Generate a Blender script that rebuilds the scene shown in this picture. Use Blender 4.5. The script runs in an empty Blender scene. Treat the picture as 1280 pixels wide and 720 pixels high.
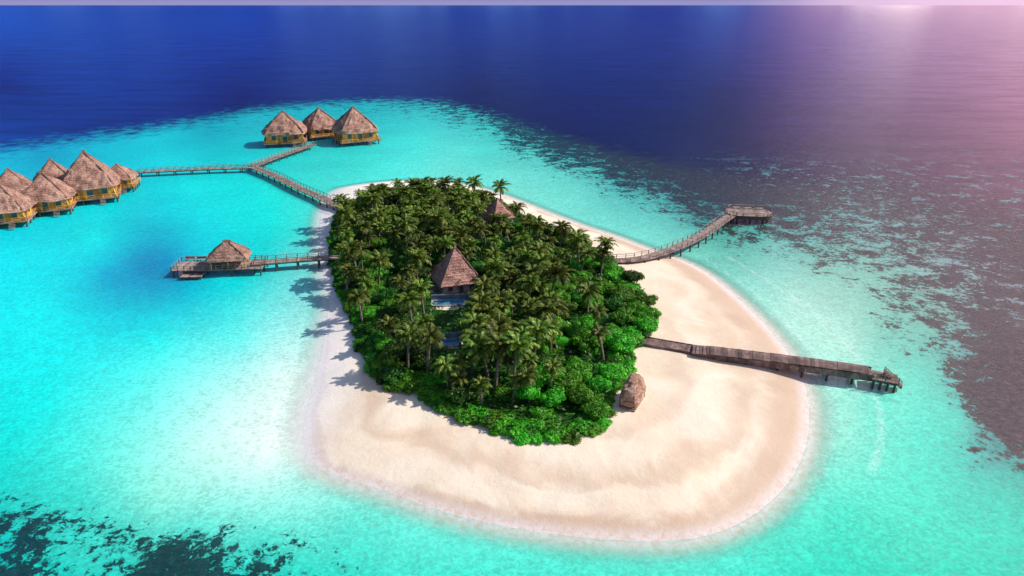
import bpy, math, random
import numpy as np
from mathutils import Vector, Matrix
from mathutils import noise as mnoise
random.seed(7); np.random.seed(7)
R = math.radians
col = bpy.context.scene.collection
scene = bpy.context.scene

# ---------------------------------------------------------------- camera
H = 60.0; F = 865.0; P = R(22.3)
cam_d = bpy.data.cameras.new('camera'); cam = bpy.data.objects.new('camera', cam_d); col.objects.link(cam)
cam.location = (0, 0, H); cam.rotation_euler = (R(90) - P, 0, 0)
cam_d.sensor_width = 36; cam_d.lens = F/1280*36; cam_d.clip_end = 80000; cam_d.clip_start = 1
scene.camera = cam
scene.view_settings.view_transform = 'Standard'; scene.view_settings.look = 'None'; scene.view_settings.exposure = 0
cp, sp = math.cos(P), math.sin(P)
def W(px, py, z=0.0):
    u = (px-640)/F; v = (360-py)/F
    d = Vector((u, cp + v*sp, -sp + v*cp))
    t = (z-H)/d.z
    return Vector((0, 0, H)) + d*t
def proj(x, y, z):
    dz = z-H
    dep = y*cp - dz*sp
    up = y*sp + dz*cp
    return 640 + F*x/dep, 360 - F*up/dep, dep
def mpp(px, py, z=0):     # metres per pixel there
    p = W(px, py, z); return proj(p.x, p.y, p.z)[2]/F

# ---------------------------------------------------------------- nodes
def s2l(c):
    return tuple(((v/255)/12.92 if v/255 <= .04045 else ((v/255+.055)/1.055)**2.4) for v in c)
class NT:
    def __init__(s, nt): s.nt = nt; s.n = nt.nodes; s.l = nt.links
    def set(s, sock, v):
        if v is None: return
        if isinstance(v, bpy.types.NodeSocket): s.l.new(v, sock)
        else:
            if isinstance(v, (tuple, list)) and sock.type == 'RGBA' and len(v) == 3: v = (*v, 1)
            sock.default_value = v
    def add(s, t, ins=None, **props):
        n = s.n.new(t)
        for k, v in props.items(): setattr(n, k, v)
        for k, v in (ins or {}).items(): s.set(n.inputs[k], v)
        return n
    def math(s, op, a, b=0.0, c=None, clamp=False):
        n = s.add('ShaderNodeMath', {0: a, 1: b}, operation=op, use_clamp=clamp)
        if c is not None: s.set(n.inputs[2], c)
        return n.outputs[0]
    def mr(s, v, a, b, c=0.0, d=1.0, smooth=True):
        n = s.add('ShaderNodeMapRange', {0: v, 1: a, 2: b, 3: c, 4: d}, interpolation_type='SMOOTHSTEP' if smooth else 'LINEAR')
        return n.outputs[0]
    def mix(s, f, a, b, blend='MIX'):
        n = s.n.new('ShaderNodeMix'); n.data_type = 'RGBA'; n.blend_type = blend
        s.set(n.inputs[0], f); s.set(n.inputs[6], a); s.set(n.inputs[7], b)
        return n.outputs[2]
    def noise(s, vec, scale, detail=4, rough=.55, dist=0.0):
        return s.add('ShaderNodeTexNoise', {'Vector': vec, 'Scale': scale, 'Detail': detail, 'Roughness': rough, 'Distortion': dist}).outputs[0]
    def attr(s, name): return s.add('ShaderNodeAttribute', attribute_name=name)
def new_mat(name):
    m = bpy.data.materials.new(name); m.use_nodes = True
    t = NT(m.node_tree); t.n.clear()
    t.out = t.add('ShaderNodeOutputMaterial')
    return m, t

def simple_mat(name, c1, c2, scale=1.5, rough=.8, stretch=(1, 1, 1), bump=.3, bscale=None, island=0.0):
    m, t = new_mat(name)
    tc = t.add('ShaderNodeTexCoord').outputs['Object']
    mp = t.add('ShaderNodeMapping', {'Vector': tc, 'Scale': stretch}).outputs[0]
    nz = t.noise(mp, scale, 6, .6)
    c = t.mix(t.mr(nz, .35, .65), c1, c2)
    if island:
        g = t.add('ShaderNodeNewGeometry').outputs['Random Per Island']
        k = t.mr(g, 0, 1, 1-island, 1+island, False)
        c = t.mix(1.0, c, t.add('ShaderNodeCombineColor', {0: k, 1: k, 2: k}).outputs[0], 'MULTIPLY')
    b = t.add('ShaderNodeBump', {'Strength': bump, 'Distance': .1, 'Height': t.noise(mp, bscale or scale*3, 4)})
    pr = t.add('ShaderNodeBsdfPrincipled', {'Base Color': c, 'Roughness': rough, 'Normal': b.outputs[0]})
    t.l.new(pr.outputs[0], t.out.inputs[0])
    return m

M = {}
M['wood'] = simple_mat('weathered_wood', (.20, .13, .11), (.38, .28, .24), .8, .75, island=.3)
M['wood_red'] = simple_mat('red_brown_wood', (.12, .065, .055), (.26, .16, .135), .8, .7, island=.35)
M['post'] = simple_mat('wet_post_wood', (.045, .03, .025), (.10, .07, .055), 1.0, .7)
M['rail'] = simple_mat('rail_wood', (.16, .10, .08), (.28, .19, .15), 1.0, .7)
M['ochre'] = simple_mat('ochre_timber_wall', (.36, .15, .025), (.74, .38, .06), .6, .6, (1, 1, .5), island=.45)
M['glass'] = simple_mat('window_glass', (.02, .05, .07), (.05, .10, .12), .5, .12)
M['plaster'] = simple_mat('pale_plaster', (.30, .27, .25), (.45, .42, .38), .7, .85)
M['slate'] = simple_mat('blue_grey_roofing', (.12, .17, .24), (.2, .26, .34), .7, .6)
M['pool'] = simple_mat('pool_water', (.03, .16, .30), (.06, .25, .42), .7, .15)
M['linen'] = simple_mat('pale_cushion', (.5, .44, .4), (.65, .6, .55), .9, .9)

def thatch(name, c1, c2):
    m, t = new_mat(name)
    tc = t.add('ShaderNodeTexCoord').outputs['Object']
    big = t.noise(tc, .35, 5, .6)
    fine = t.noise(t.add('ShaderNodeMapping', {'Vector': tc, 'Scale': (3, 3, .8)}).outputs[0], 1.2, 6, .7)
    wv = t.add('ShaderNodeTexWave', {'Vector': tc, 'Scale': .55, 'Distortion': 4.5, 'Detail': 4, 'Detail Scale': 2.5}, bands_direction='Z').outputs['Fac']
    f = t.math('ADD', t.math('MULTIPLY', big, .5), t.math('MULTIPLY', fine, .5))
    c = t.mix(t.mr(f, .38, .62), c1, c2)
    c = t.mix(t.mr(wv, .0, .35, .22, 0), c, tuple(v*.45 for v in c1))
    h = t.math('ADD', t.math('MULTIPLY', wv, .3), fine)
    b = t.add('ShaderNodeBump', {'Strength': .9, 'Distance': .4, 'Height': h})
    pr = t.add('ShaderNodeBsdfPrincipled', {'Base Color': c, 'Roughness': .95, 'Normal': b.outputs[0]})
    t.l.new(pr.outputs[0], t.out.inputs[0])
    return m
M['thatch'] = thatch('thatch', (.20, .09, .065), (.56, .325, .245))
M['thatch_dark'] = thatch('thatch_ridge', (.15, .07, .05), (.34, .20, .15))
M['thatch_red'] = thatch('reddish_thatch', (.26, .115, .09), (.58, .32, .26))
M['thatch_hut'] = thatch('pinkish_brown_thatch', (.30, .15, .10), (.68, .44, .32))

def leafmat(name, dark, mid, light, hue=.12):
    m, t = new_mat(name)
    g = t.add('ShaderNodeNewGeometry').outputs['Random Per Island']
    oi = t.add('ShaderNodeObjectInfo').outputs['Random']
    tc = t.add('ShaderNodeTexCoord').outputs['Object']
    nz = t.noise(tc, .5, 3)
    f = t.math('ADD', t.math('MULTIPLY', g, .45), t.math('MULTIPLY', nz, .55))
    c = t.mix(t.mr(f, .2, .55), dark, mid)
    c = t.mix(t.mr(f, .55, .8), c, light)
    hs = t.add('ShaderNodeHueSaturation', {'Color': c, 'Hue': t.mr(oi, 0, 1, .5-.03, .5+.02, False), 'Value': t.mr(oi, 0, 1, .5, 1.45, False), 'Saturation': 1.0})
    d = t.add('ShaderNodeBsdfDiffuse', {'Color': hs.outputs[0]})
    tr = t.add('ShaderNodeBsdfTranslucent', {'Color': hs.outputs[0]})
    gl = t.add('ShaderNodeBsdfGlossy', {'Color': (1, 1, .9), 'Roughness': .5})
    m1 = t.add('ShaderNodeMixShader', {0: .25, 1: d.outputs[0], 2: tr.outputs[0]})
    m2 = t.add('ShaderNodeMixShader', {0: .02, 1: m1.outputs[0], 2: gl.outputs[0]})
    t.l.new(m2.outputs[0], t.out.inputs[0])
    return m
M['palm'] = leafmat('palm_leaf', (.018, .050, .006), (.080, .145, .012), (.36, .36, .05))
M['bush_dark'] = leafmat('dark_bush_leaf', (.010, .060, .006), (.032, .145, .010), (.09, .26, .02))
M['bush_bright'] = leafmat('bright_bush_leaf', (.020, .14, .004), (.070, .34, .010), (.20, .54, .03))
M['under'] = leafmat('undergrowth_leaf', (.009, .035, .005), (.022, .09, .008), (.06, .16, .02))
M['trunk'] = simple_mat('palm_trunk', (.12, .085, .06), (.24, .19, .14), 1.0, .9, (1, 1, 4))
M['coconut'] = simple_mat('coconut', (.16, .10, .02), (.25, .2, .04), 2, .7)

# ---------------------------------------------------------------- mesh builder
class MB:
    def __init__(s): s.v = []; s.f = []
    def poly(s, pts, faces):
        b = len(s.v); s.v += [tuple(p) for p in pts]; s.f += [tuple(i+b for i in f) for f in faces]
    def box(s, c, size, rz=0, taper=1.0):
        x, y, z = size[0]/2, size[1]/2, size[2]/2
        cr, sr = math.cos(rz), math.sin(rz); pts = []
        for dz, k in ((-z, 1), (z, taper)):
            for dx, dy in ((-x, -y), (x, -y), (x, y), (-x, y)):
                dx *= k; dy *= k
                pts.append((c[0]+dx*cr-dy*sr, c[1]+dx*sr+dy*cr, c[2]+dz))
        s.poly(pts, [(3, 2, 1, 0), (4, 5, 6, 7), (0, 1, 5, 4), (1, 2, 6, 5), (2, 3, 7, 6), (3, 0, 4, 7)])
    def tube(s, a, b, r, r2=None, n=6):
        a = Vector(a); b = Vector(b); r2 = r if r2 is None else r2
        d = (b-a).normalized(); e = Vector((0, 0, 1)) if abs(d.z) < .9 else Vector((1, 0, 0))
        u = d.cross(e).normalized(); w = d.cross(u)
        pts = []
        for p, rr in ((a, r), (b, r2)):
            for i in range(n):
                q = 2*math.pi*i/n; pts.append(p + u*(rr*math.cos(q)) + w*(rr*math.sin(q)))
        s.poly(pts, [(i, (i+1) % n, n+(i+1) % n, n+i) for i in range(n)] + [tuple(range(n))[::-1], tuple(range(n, 2*n))])
    def path(s, pts, rs, n=6):
        b = len(s.v)
        for k, p in enumerate(pts):
            for i in range(n):
                q = 2*math.pi*i/n; s.v.append((p[0]+rs[k]*math.cos(q), p[1]+rs[k]*math.sin(q), p[2]))
        for k in range(len(pts)-1):
            for i in range(n):
                s.f.append((b+k*n+i, b+k*n+(i+1) % n, b+(k+1)*n+(i+1) % n, b+(k+1)*n+i))
        s.f.append(tuple(b+(len(pts)-1)*n+i for i in range(n)))
    def mesh(s, name, mat):
        me = bpy.data.meshes.new(name); me.from_pydata(s.v, [], s.f); me.materials.append(mat); me.update(); return me
    def build(s, name, mat, parent=None):
        return obj(name, s.mesh(name, mat), parent)
def obj(name, me, parent=None, loc=(0, 0, 0), rz=0):
    o = bpy.data.objects.new(name, me); col.objects.link(o); o.location = loc; o.rotation_euler = (0, 0, rz)
    if parent: o.parent = parent
    return o
def tag(o, label, cat, group=None, kind=None):
    if label: o['label'] = label
    if cat: o['category'] = cat
    if group: o['group'] = group
    if kind: o['kind'] = kind
    return o
def thing(name, label, cat, loc=(0, 0, 0), rz=0, group=None):
    return tag(obj(name, None, None, loc, rz), label, cat, group)

# ---------------------------------------------------------------- outlines
def catmull(pts, n=6, closed=False):
    out = []; L = len(pts)
    rng = range(L) if closed else range(L-1)
    for i in rng:
        if closed: a, b, c, d = (pts[(i+k) % L] for k in (-1, 0, 1, 2))
        else: a, b, c, d = pts[max(i-1, 0)], pts[i], pts[i+1], pts[min(i+2, L-1)]
        for j in range(n):
            t = j/n
            out.append(tuple(.5*((2*b[k]) + (-a[k]+c[k])*t + (2*a[k]-5*b[k]+4*c[k]-d[k])*t*t + (-a[k]+3*b[k]-3*c[k]+d[k])*t**3) for k in range(len(b))))
    if not closed: out.append(tuple(pts[-1]))
    return out
shore_px = [(440, 233), (418, 241), (404, 262), (400, 300), (405, 340), (412, 372), (408, 410), (403, 445), (394, 485), (383, 525), (383, 558), (396, 580), (430, 597), (480, 612), (540, 634), (600, 650), (660, 662), (720, 670), (780, 675), (840, 675), (890, 667), (930, 650), (962, 627), (990, 595), (1006, 560), (1011, 520), (1006, 482), (992, 452), (968, 420), (940, 390), (912, 364), (882, 341), (850, 325), (812, 312), (770, 296), (730, 283), (690, 268), (655, 254), (625, 243), (590, 233), (540, 226), (490, 227)]
shore = np.array([W(a, b)[:2] for a, b in catmull(shore_px, 4, True)])
def seg_dist(X, Y, poly, closed=True):
    d = np.full(X.shape, 1e9)
    n = len(poly)
    for i in range(n if closed else n-1):
        ax, ay = poly[i]; bx, by = poly[(i+1) % n]
        vx, vy = bx-ax, by-ay; L2 = vx*vx+vy*vy+1e-9
        t = np.clip(((X-ax)*vx+(Y-ay)*vy)/L2, 0, 1)
        d = np.minimum(d, np.hypot(X-ax-t*vx, Y-ay-t*vy))
    return d
def inside(X, Y, poly):
    c = np.zeros(np.shape(X), bool); n = len(poly)
    for i in range(n):
        ax, ay = poly[i]; bx, by = poly[(i+1) % n]
        if ay == by: continue
        c ^= ((ay > Y) != (by > Y)) & (X < (bx-ax)*(Y-ay)/(by-ay)+ax)
    return c
def sdist(X, Y):   # + outside, - on the island
    d = seg_dist(X, Y, shore); return np.where(inside(X, Y, shore), -d, d)

def rbf(pts, vals, Q):
    pts = np.array(pts, float); vals = np.array(vals, float)
    A = np.linalg.norm(pts[:, None]-pts[None], axis=2)
    m = vals.mean(0); w = np.linalg.solve(A + np.eye(len(pts))*1e-6, vals-m)
    out = np.zeros((len(Q), vals.shape[1]))
    for i in range(0, len(Q), 20000):
        q = Q[i:i+20000]
        out[i:i+20000] = np.linalg.norm(q[:, None]-pts[None], axis=2) @ w
    return out + m

def grid_mesh(name, xs, ys, zfun):
    X, Y = np.meshgrid(xs, ys); X = X.ravel(); Y = Y.ravel(); Z = zfun(X, Y)
    nx, ny = len(xs), len(ys)
    me = bpy.data.meshes.new(name)
    me.vertices.add(nx*ny); me.vertices.foreach_set('co', np.stack([X, Y, Z], 1).astype(np.float32).ravel())
    i = np.arange((nx-1)*(ny-1)); r = i//(nx-1); c = i % (nx-1); a = r*nx+c
    q = np.stack([a, a+1, a+nx+1, a+nx], 1).astype(np.int32)
    me.loops.add(q.size); me.loops.foreach_set('vertex_index', q.ravel())
    me.polygons.add(len(q)); me.polygons.foreach_set('loop_start', (np.arange(len(q))*4).astype(np.int32))
    me.polygons.foreach_set('loop_total', np.full(len(q), 4, np.int32))
    me.update(calc_edges=True); me.polygons.foreach_set('use_smooth', np.ones(len(q), bool)); me.update()
    return me, X, Y
def fattr(me, name, arr): me.attributes.new(name, 'FLOAT', 'POINT').data.foreach_set('value', arr.astype(np.float32))
def cattr(me, name, arr):
    a = np.ones((len(arr), 4), np.float32); a[:, :3] = arr
    me.attributes.new(name, 'FLOAT_COLOR', 'POINT').data.foreach_set('color', a.ravel())

# ---------------------------------------------------------------- sea
def graded(start, fine_to, step, far, g):
    out = [start]
    while out[-1] < fine_to: out.append(out[-1]+step)
    s = step
    while out[-1] < far: s *= g; out.append(out[-1]+s)
    return out
hx = graded(0, 130, 1.3, 45000, 1.045)
xs = np.array([-v for v in hx[:0:-1]] + hx)
ys = graded(30, 190, 1.1, 45000, 1.02); ys = np.array([-45000, -8000, -1500, -400, -100, -20, 5, 20] + ys)
sea_me, SX, SY = grid_mesh('sea', xs, ys, lambda x, y: np.zeros_like(x))
dep = SY*cp + H*sp
ok = dep > 20
PX = np.where(ok, 640+F*SX/np.where(ok, dep, 1), 640+SX*5); PY = np.where(ok, 360-F*(SY*sp-H*cp)/np.where(ok, dep, 1), 900)
PX = np.clip(PX, -250, 1530); PY = np.clip(PY, 4, 900)
Q = np.stack([PX, PY], 1)
# water body colour over the lagoon, surveyed at places (colour, coral density)
tab = [
 (0,230,(0,195,215),0),(60,200,(0,165,195),.4),(200,190,(0,208,212),0),(260,165,(0,175,188),.5),(320,150,(20,182,190),.55),(420,142,(20,180,182),.58),(500,140,(40,190,188),.64),(560,150,(60,200,192),.72),
 (240,240,(0,228,222),0),(120,300,(0,232,230),0),(0,330,(0,232,238),0),(330,240,(20,230,216),0),(360,290,(40,230,216),0),(520,185,(70,230,212),0),(600,200,(90,226,207),.05),(470,210,(60,228,212),0),(560,215,(110,230,210),0),(640,232,(120,226,204),0),
 (180,335,(0,140,190),0),(130,345,(0,172,208),0),(230,360,(0,178,204),0),(250,300,(0,208,216),0),(210,325,(0,145,188),0),(60,400,(0,240,240),0),(300,360,(20,224,218),0),(330,330,(20,216,212),0),
 (380,330,(110,224,218),0),(370,400,(150,234,224),0),(300,430,(110,242,230),0),(200,430,(40,242,232),0),(60,500,(0,240,230),0),(360,470,(225,250,238),0),(300,500,(200,250,236),0),(250,560,(190,248,230),0),(180,500,(105,246,232),0),(340,560,(235,252,240),0),(370,600,(175,246,228),0),(120,570,(90,240,220),0),(200,620,(145,240,216),.1),(300,620,(155,240,220),.12),
 (20,590,(30,220,202),.25),(10,650,(30,205,190),.88),(70,650,(50,214,195),.80),(100,620,(60,224,205),.45),(110,700,(50,210,190),.64),(160,665,(60,210,190),.78),(170,700,(50,205,185),.9),(250,700,(50,208,188),.88),(240,665,(70,218,198),.78),(330,705,(50,208,188),.86),(330,670,(80,222,200),.74),(400,700,(60,218,195),.8),(440,650,(90,228,205),.15),(480,715,(60,218,195),.45),
 (500,660,(90,228,205),.05),(600,700,(70,224,200),.05),(720,700,(70,222,196),0),(850,700,(80,226,200),0),(960,670,(70,224,196),.02),(1050,640,(60,222,192),.05),(1150,680,(40,216,184),.05),(1260,680,(30,210,180),.1),(1260,620,(40,205,178),.25),(1150,590,(60,222,192),.1),
 (1050,540,(150,234,208),0),(1090,500,(115,228,202),.05),(1060,430,(170,232,208),.02),(1150,470,(90,216,190),.4),(1000,380,(170,226,204),.05),(960,340,(135,212,194),.25),(1150,540,(70,222,194),.25),(1190,520,(70,210,184),.55),
 (860,300,(115,210,190),.3),(800,265,(100,206,190),.5),(720,240,(110,220,200),.3),(700,205,(80,200,184),.86),(640,180,(70,205,188),.84),(780,228,(60,170,162),.92),(860,250,(50,155,150),.96),(880,285,(60,165,152),.80),
 (940,300,(90,180,164),.78),(1020,330,(115,190,170),.74),(1100,350,(120,190,170),.74),(1100,420,(115,205,182),.62),(1180,400,(110,178,162),.82),(1000,280,(80,165,158),.88),(1080,272,(100,165,162),.84),(1180,330,(120,160,158),.84),(1260,380,(115,140,146),.92),
 (1220,430,(95,150,150),1.0),(1250,480,(70,110,118),1.16),(1270,540,(60,110,112),1.16),(1215,490,(80,155,152),1.02),(1240,575,(60,170,160),.72),(1280,440,(85,115,122),1.10),
]
tp = [(a, b) for a, b, c, d in tab]
tv = [(*s2l(c), d) for a, b, c, d in tab]
rv = rbf(tp, tv, Q)
LC = np.clip(rv[:, :3]*.88, .001, .93); reef = np.clip(rv[:, 3], 0, 1.18)
# open sea body colour, with pink sky reflection painted in towards the right
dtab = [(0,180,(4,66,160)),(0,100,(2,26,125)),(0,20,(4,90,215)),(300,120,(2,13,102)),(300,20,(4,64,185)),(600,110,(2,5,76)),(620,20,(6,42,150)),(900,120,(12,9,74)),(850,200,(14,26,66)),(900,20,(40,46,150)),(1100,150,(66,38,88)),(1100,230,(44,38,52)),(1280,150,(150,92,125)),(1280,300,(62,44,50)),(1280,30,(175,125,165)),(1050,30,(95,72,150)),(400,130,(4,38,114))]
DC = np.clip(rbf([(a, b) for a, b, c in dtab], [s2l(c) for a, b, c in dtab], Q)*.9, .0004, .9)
edge = [(-300,215,10),(0,188,10),(60,180,10),(170,165,9),(260,150,8),(330,136,6),(420,128,5),(500,126,5),(560,130,6),(620,145,7),(700,170,8),(780,193,8),(860,210,9),(950,226,12),(1050,238,16),(1150,252,26),(1280,278,36),(1600,410,40)]
ex = [e[0] for e in edge]
deep = (np.interp(PX, ex, [e[1] for e in edge]) - PY)/np.interp(PX, ex, [e[2] for e in edge])
near = (SY > 40) & (SY < 330) & (abs(SX) < 160)
sd = np.full(SX.shape, 100.0); sd[near] = sdist(SX[near], SY[near])
def linepts(px): return np.array([W(a, b)[:2] for a, b in catmull(px, 5)])
wl1 = linepts([(905,318),(950,345),(1000,378),(1045,415),(1080,460),(1098,510),(1100,555),(1090,590)])
wl2 = linepts([(880,322),(925,352),(965,385),(1005,430),(1030,480),(1038,540),(1026,590),(990,635),(945,665)])
wl3 = linepts([(372,470),(362,520),(362,565),(385,598),(450,622),(540,655),(640,680)])
wd = np.full(SX.shape, 50.0)
wd[near] = np.minimum(np.minimum(seg_dist(SX[near], SY[near], wl1, False), seg_dist(SX[near], SY[near], wl2, False)+.15), seg_dist(SX[near], SY[near], wl3, False)+.3)
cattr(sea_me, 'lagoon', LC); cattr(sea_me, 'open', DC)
fattr(sea_me, 'deep', np.clip(deep, -6, 12)); fattr(sea_me, 'reef', reef); fattr(sea_me, 'shore', sd); fattr(sea_me, 'crest', wd)
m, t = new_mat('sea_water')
tc = t.add('ShaderNodeTexCoord').outputs['Object']
n1 = t.noise(tc, .085, 7, .62, .6); n2 = t.noise(tc, .5, 6, .65); nb = t.noise(tc, .03, 4, .6)
n2b = t.noise(tc, .8, 6, .75, .4)
n1b = t.noise(tc, .15, 8, .72, .4)
dp = t.math('ADD', t.attr('deep').outputs['Fac'], t.math('MULTIPLY', t.math('SUBTRACT', n1b, .5), 6.0))
deepf = t.mr(dp, -1.3, 1.3)
rf = t.attr('reef').outputs['Fac']
cv = t.math('ADD', t.math('MULTIPLY', n1b, .5), t.math('MULTIPLY', n2b, .5))
th = t.math('SUBTRACT', .725, t.math('MULTIPLY', rf, .295))
coral = t.mr(t.math('SUBTRACT', cv, th), -.018, .03)
sx = t.add('ShaderNodeSeparateXYZ', {0: tc})
side = t.mr(sx.outputs[0], 0, 70)
ccol = t.mix(side, (.001, .008, .014), (.010, .007, .008))
ccol = t.mix(t.mr(n2b, .44, .68), ccol, t.mix(side, (.004, .034, .042), (.060, .050, .042)))
n4 = t.noise(tc, 1.6, 5, .65, .8)
caus = t.add('ShaderNodeTexVoronoi', {'Vector': t.add('ShaderNodeMapping', {'Vector': tc, 'Scale': (1, .75, 1), 'Rotation': (0, 0, .4)}).outputs[0], 'Scale': .75, 'Randomness': 1.0}, feature='SMOOTH_F1').outputs['Distance']
rip = t.math('ADD', t.mr(n4, .3, .7, .80, 1.20), t.mr(caus, .1, .8, -.05, .08))  # ripple light and caustics, multiplied into the lagoon colour below
rip = t.math('MULTIPLY', rip, t.mr(nb, .3, .7, .94, 1.06))
lag = t.mix(1.0, t.attr('lagoon').outputs['Color'], t.add('ShaderNodeCombineColor', {0: rip, 1: rip, 2: rip}).outputs[0], 'MULTIPLY')
c = t.mix(t.math('MULTIPLY', coral, .95), lag, ccol)
n5 = t.noise(t.add('ShaderNodeMapping', {'Vector': tc, 'Scale': (.22, 1, 1), 'Rotation': (0, 0, .12)}).outputs[0], .05, 10, .8)
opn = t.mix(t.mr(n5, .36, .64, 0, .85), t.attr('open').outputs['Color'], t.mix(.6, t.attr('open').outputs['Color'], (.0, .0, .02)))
patch = t.mr(t.math('ADD', t.math('MULTIPLY', n1b, .6), t.math('MULTIPLY', n2b, .4)), .53, .60)       # pale shoals just past the drop-off, right side
patch = t.math('MULTIPLY', t.math('MULTIPLY', patch, t.mr(dp, .8, 4.2, .75, 0)), t.mr(sx.outputs[0], 60, 110))
opn = t.mix(patch, opn, (.12, .46, .44))
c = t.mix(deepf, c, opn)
sh = t.attr('shore').outputs['Fac']
fo = t.math('ADD', sh, t.math('MULTIPLY', t.math('SUBTRACT', n2, .5), 2.0))
foam = t.math('MULTIPLY', t.mr(fo, .1, .7, 1, 0), .4)
cr = t.math('ADD', t.attr('crest').outputs['Fac'], t.math('MULTIPLY', t.math('SUBTRACT', n2, .5), 1.5))
crest = t.math('MULTIPLY', t.mr(cr, -.1, 1.0, 1, 0), t.mr(n4, .35, .65, .08, .36))
fm = t.math('MAXIMUM', foam, crest)
c = t.mix(fm, c, (.88, .90, .90))
bh = t.math('ADD', t.math('MULTIPLY', n4, .35), t.noise(t.add('ShaderNodeMapping', {'Vector': tc, 'Scale': (.4, 1, 1), 'Rotation': (0, 0, .15)}).outputs[0], .16, 9, .72))
bump = t.add('ShaderNodeBump', {'Strength': .65, 'Distance': 1.5, 'Height': bh}).outputs[0]
fr = t.add('ShaderNodeFresnel', {'IOR': 1.33, 'Normal': bump}).outputs[0]
dif = t.add('ShaderNodeBsdfDiffuse', {'Color': c})
glo = t.add('ShaderNodeBsdfGlossy', {'Color': (1, 1, 1), 'Roughness': .12, 'Normal': bump})
mx = t.add('ShaderNodeMixShader', {0: t.math('MULTIPLY', fr, .58), 1: dif.outputs[0], 2: glo.outputs[0]})
al = t.math('MAXIMUM', t.mr(sh, -.3, 5.0, .10, 1.0), fm)
tr = t.add('ShaderNodeBsdfTransparent')
fin = t.add('ShaderNodeMixShader', {0: al, 1: tr.outputs[0], 2: mx.outputs[0]})
t.l.new(fin.outputs[0], t.out.inputs[0])
sea_me.materials.append(m)
tag(obj('sea', sea_me), 'turquoise lagoon and deep blue open sea around the island', 'sea', None, 'structure')

# ---------------------------------------------------------------- island sand
def terr(x, y):
    d = -sdist(x, y)
    h = np.where(d > 0, 1.9*(1-np.exp(-np.maximum(d, 0)/9.0)), np.maximum(d*.11, -2.2))
    return h
gx = np.arange(-75, 95, .8); gy = np.arange(48, 290, .9)
sand_me, TX, TY = grid_mesh('island_ground', gx, gy, terr)
td = -sdist(TX, TY)
co = np.empty(len(TX)*3, np.float32); sand_me.vertices.foreach_get('co', co); co = co.reshape(-1, 3)
for i in range(len(co)):
    if td[i] > 0: co[i, 2] += .22*min(td[i]/6, 1)*mnoise.fractal(Vector((TX[i]*.12, TY[i]*.12, 0)), 1, 2, 4)
sand_me.vertices.foreach_set('co', co.ravel()); sand_me.update()
fattr(sand_me, 'shore', td)
fattr(sand_me, 'wetw', np.interp(TX, [-40, 20, 50, 62], [2.0, 4.0, 12.0, 15.0]))
m, t = new_mat('coral_sand')
tc = t.add('ShaderNodeTexCoord').outputs['Object']
n1 = t.noise(tc, .055, 6, .6, 1.5); n2 = t.noise(tc, .9, 6, .7); n3 = t.noise(tc, 3.5, 5, .7)
c = t.mix(t.mr(n1, .32, .68), (.80, .63, .475), (.86, .745, .60))
c = t.mix(t.mr(n2, .35, .7, 0, .18), c, (.70, .54, .41))
c = t.mix(t.mr(n3, .3, .7, .12, 0), c, (.58, .46, .36))
shn = t.attr('shore').outputs['Fac']; ww = t.attr('wetw').outputs['Fac']
sy_ = t.add('ShaderNodeSeparateXYZ', {0: tc})
rel = t.math('DIVIDE', t.math('ADD', shn, t.math('MULTIPLY', t.math('SUBTRACT', n1, .5), 8.0)), ww)
wet = t.mr(rel, .40, 1.1, 1, 0)
c = t.mix(t.math('MULTIPLY', wet, .8), c, (.55, .375, .265))
wsh = t.math('ADD', shn, t.math('MULTIPLY', n1, 12.0))                 # old tide marks following the beach
tide = t.math('ADD', t.math('MULTIPLY', t.mr(wsh, 13.5, 15.5, 0, 1), t.mr(wsh, 15.5, 21, 1, 0)), t.math('MULTIPLY', t.mr(wsh, 24.0, 26.0, 0, .7), t.mr(wsh, 26.0, 31, 1, 0)))
tide = t.math('MULTIPLY', tide, t.mr(sy_.outputs[1], 120, 150, .6, .15))
c = t.mix(tide, c, (.60, .42, .295))
c = t.mix(t.mr(sy_.outputs[0], -24, -32, 0, .65), c, (.86, .80, .78))  # whiter, cooler strip along the left shore
froth = t.math('MULTIPLY', t.mr(t.math('ADD', shn, t.math('MULTIPLY', n2, 3)), 1.6, 4.0, 1, 0), t.mr(n2, .35, .6, .15, .6))
c = t.mix(froth, c, (.82, .78, .82))
b = t.add('ShaderNodeBump', {'Strength': .35, 'Distance': .3, 'Height': t.math('ADD', n2, t.math('MULTIPLY', n3, .35))})
pr = t.add('ShaderNodeBsdfPrincipled', {'Base Color': c, 'Roughness': t.mr(wet, 0, 1, .95, .6), 'Normal': b.outputs[0], 'Specular IOR Level': .2})
t.l.new(pr.outputs[0], t.out.inputs[0])
sand_me.materials.append(m)
tag(obj('island_ground', sand_me), 'pale coral sand island with a broad beach', 'island', None, 'structure')
def gz(x, y): return float(terr(np.array([x]), np.array([y]))[0])

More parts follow.
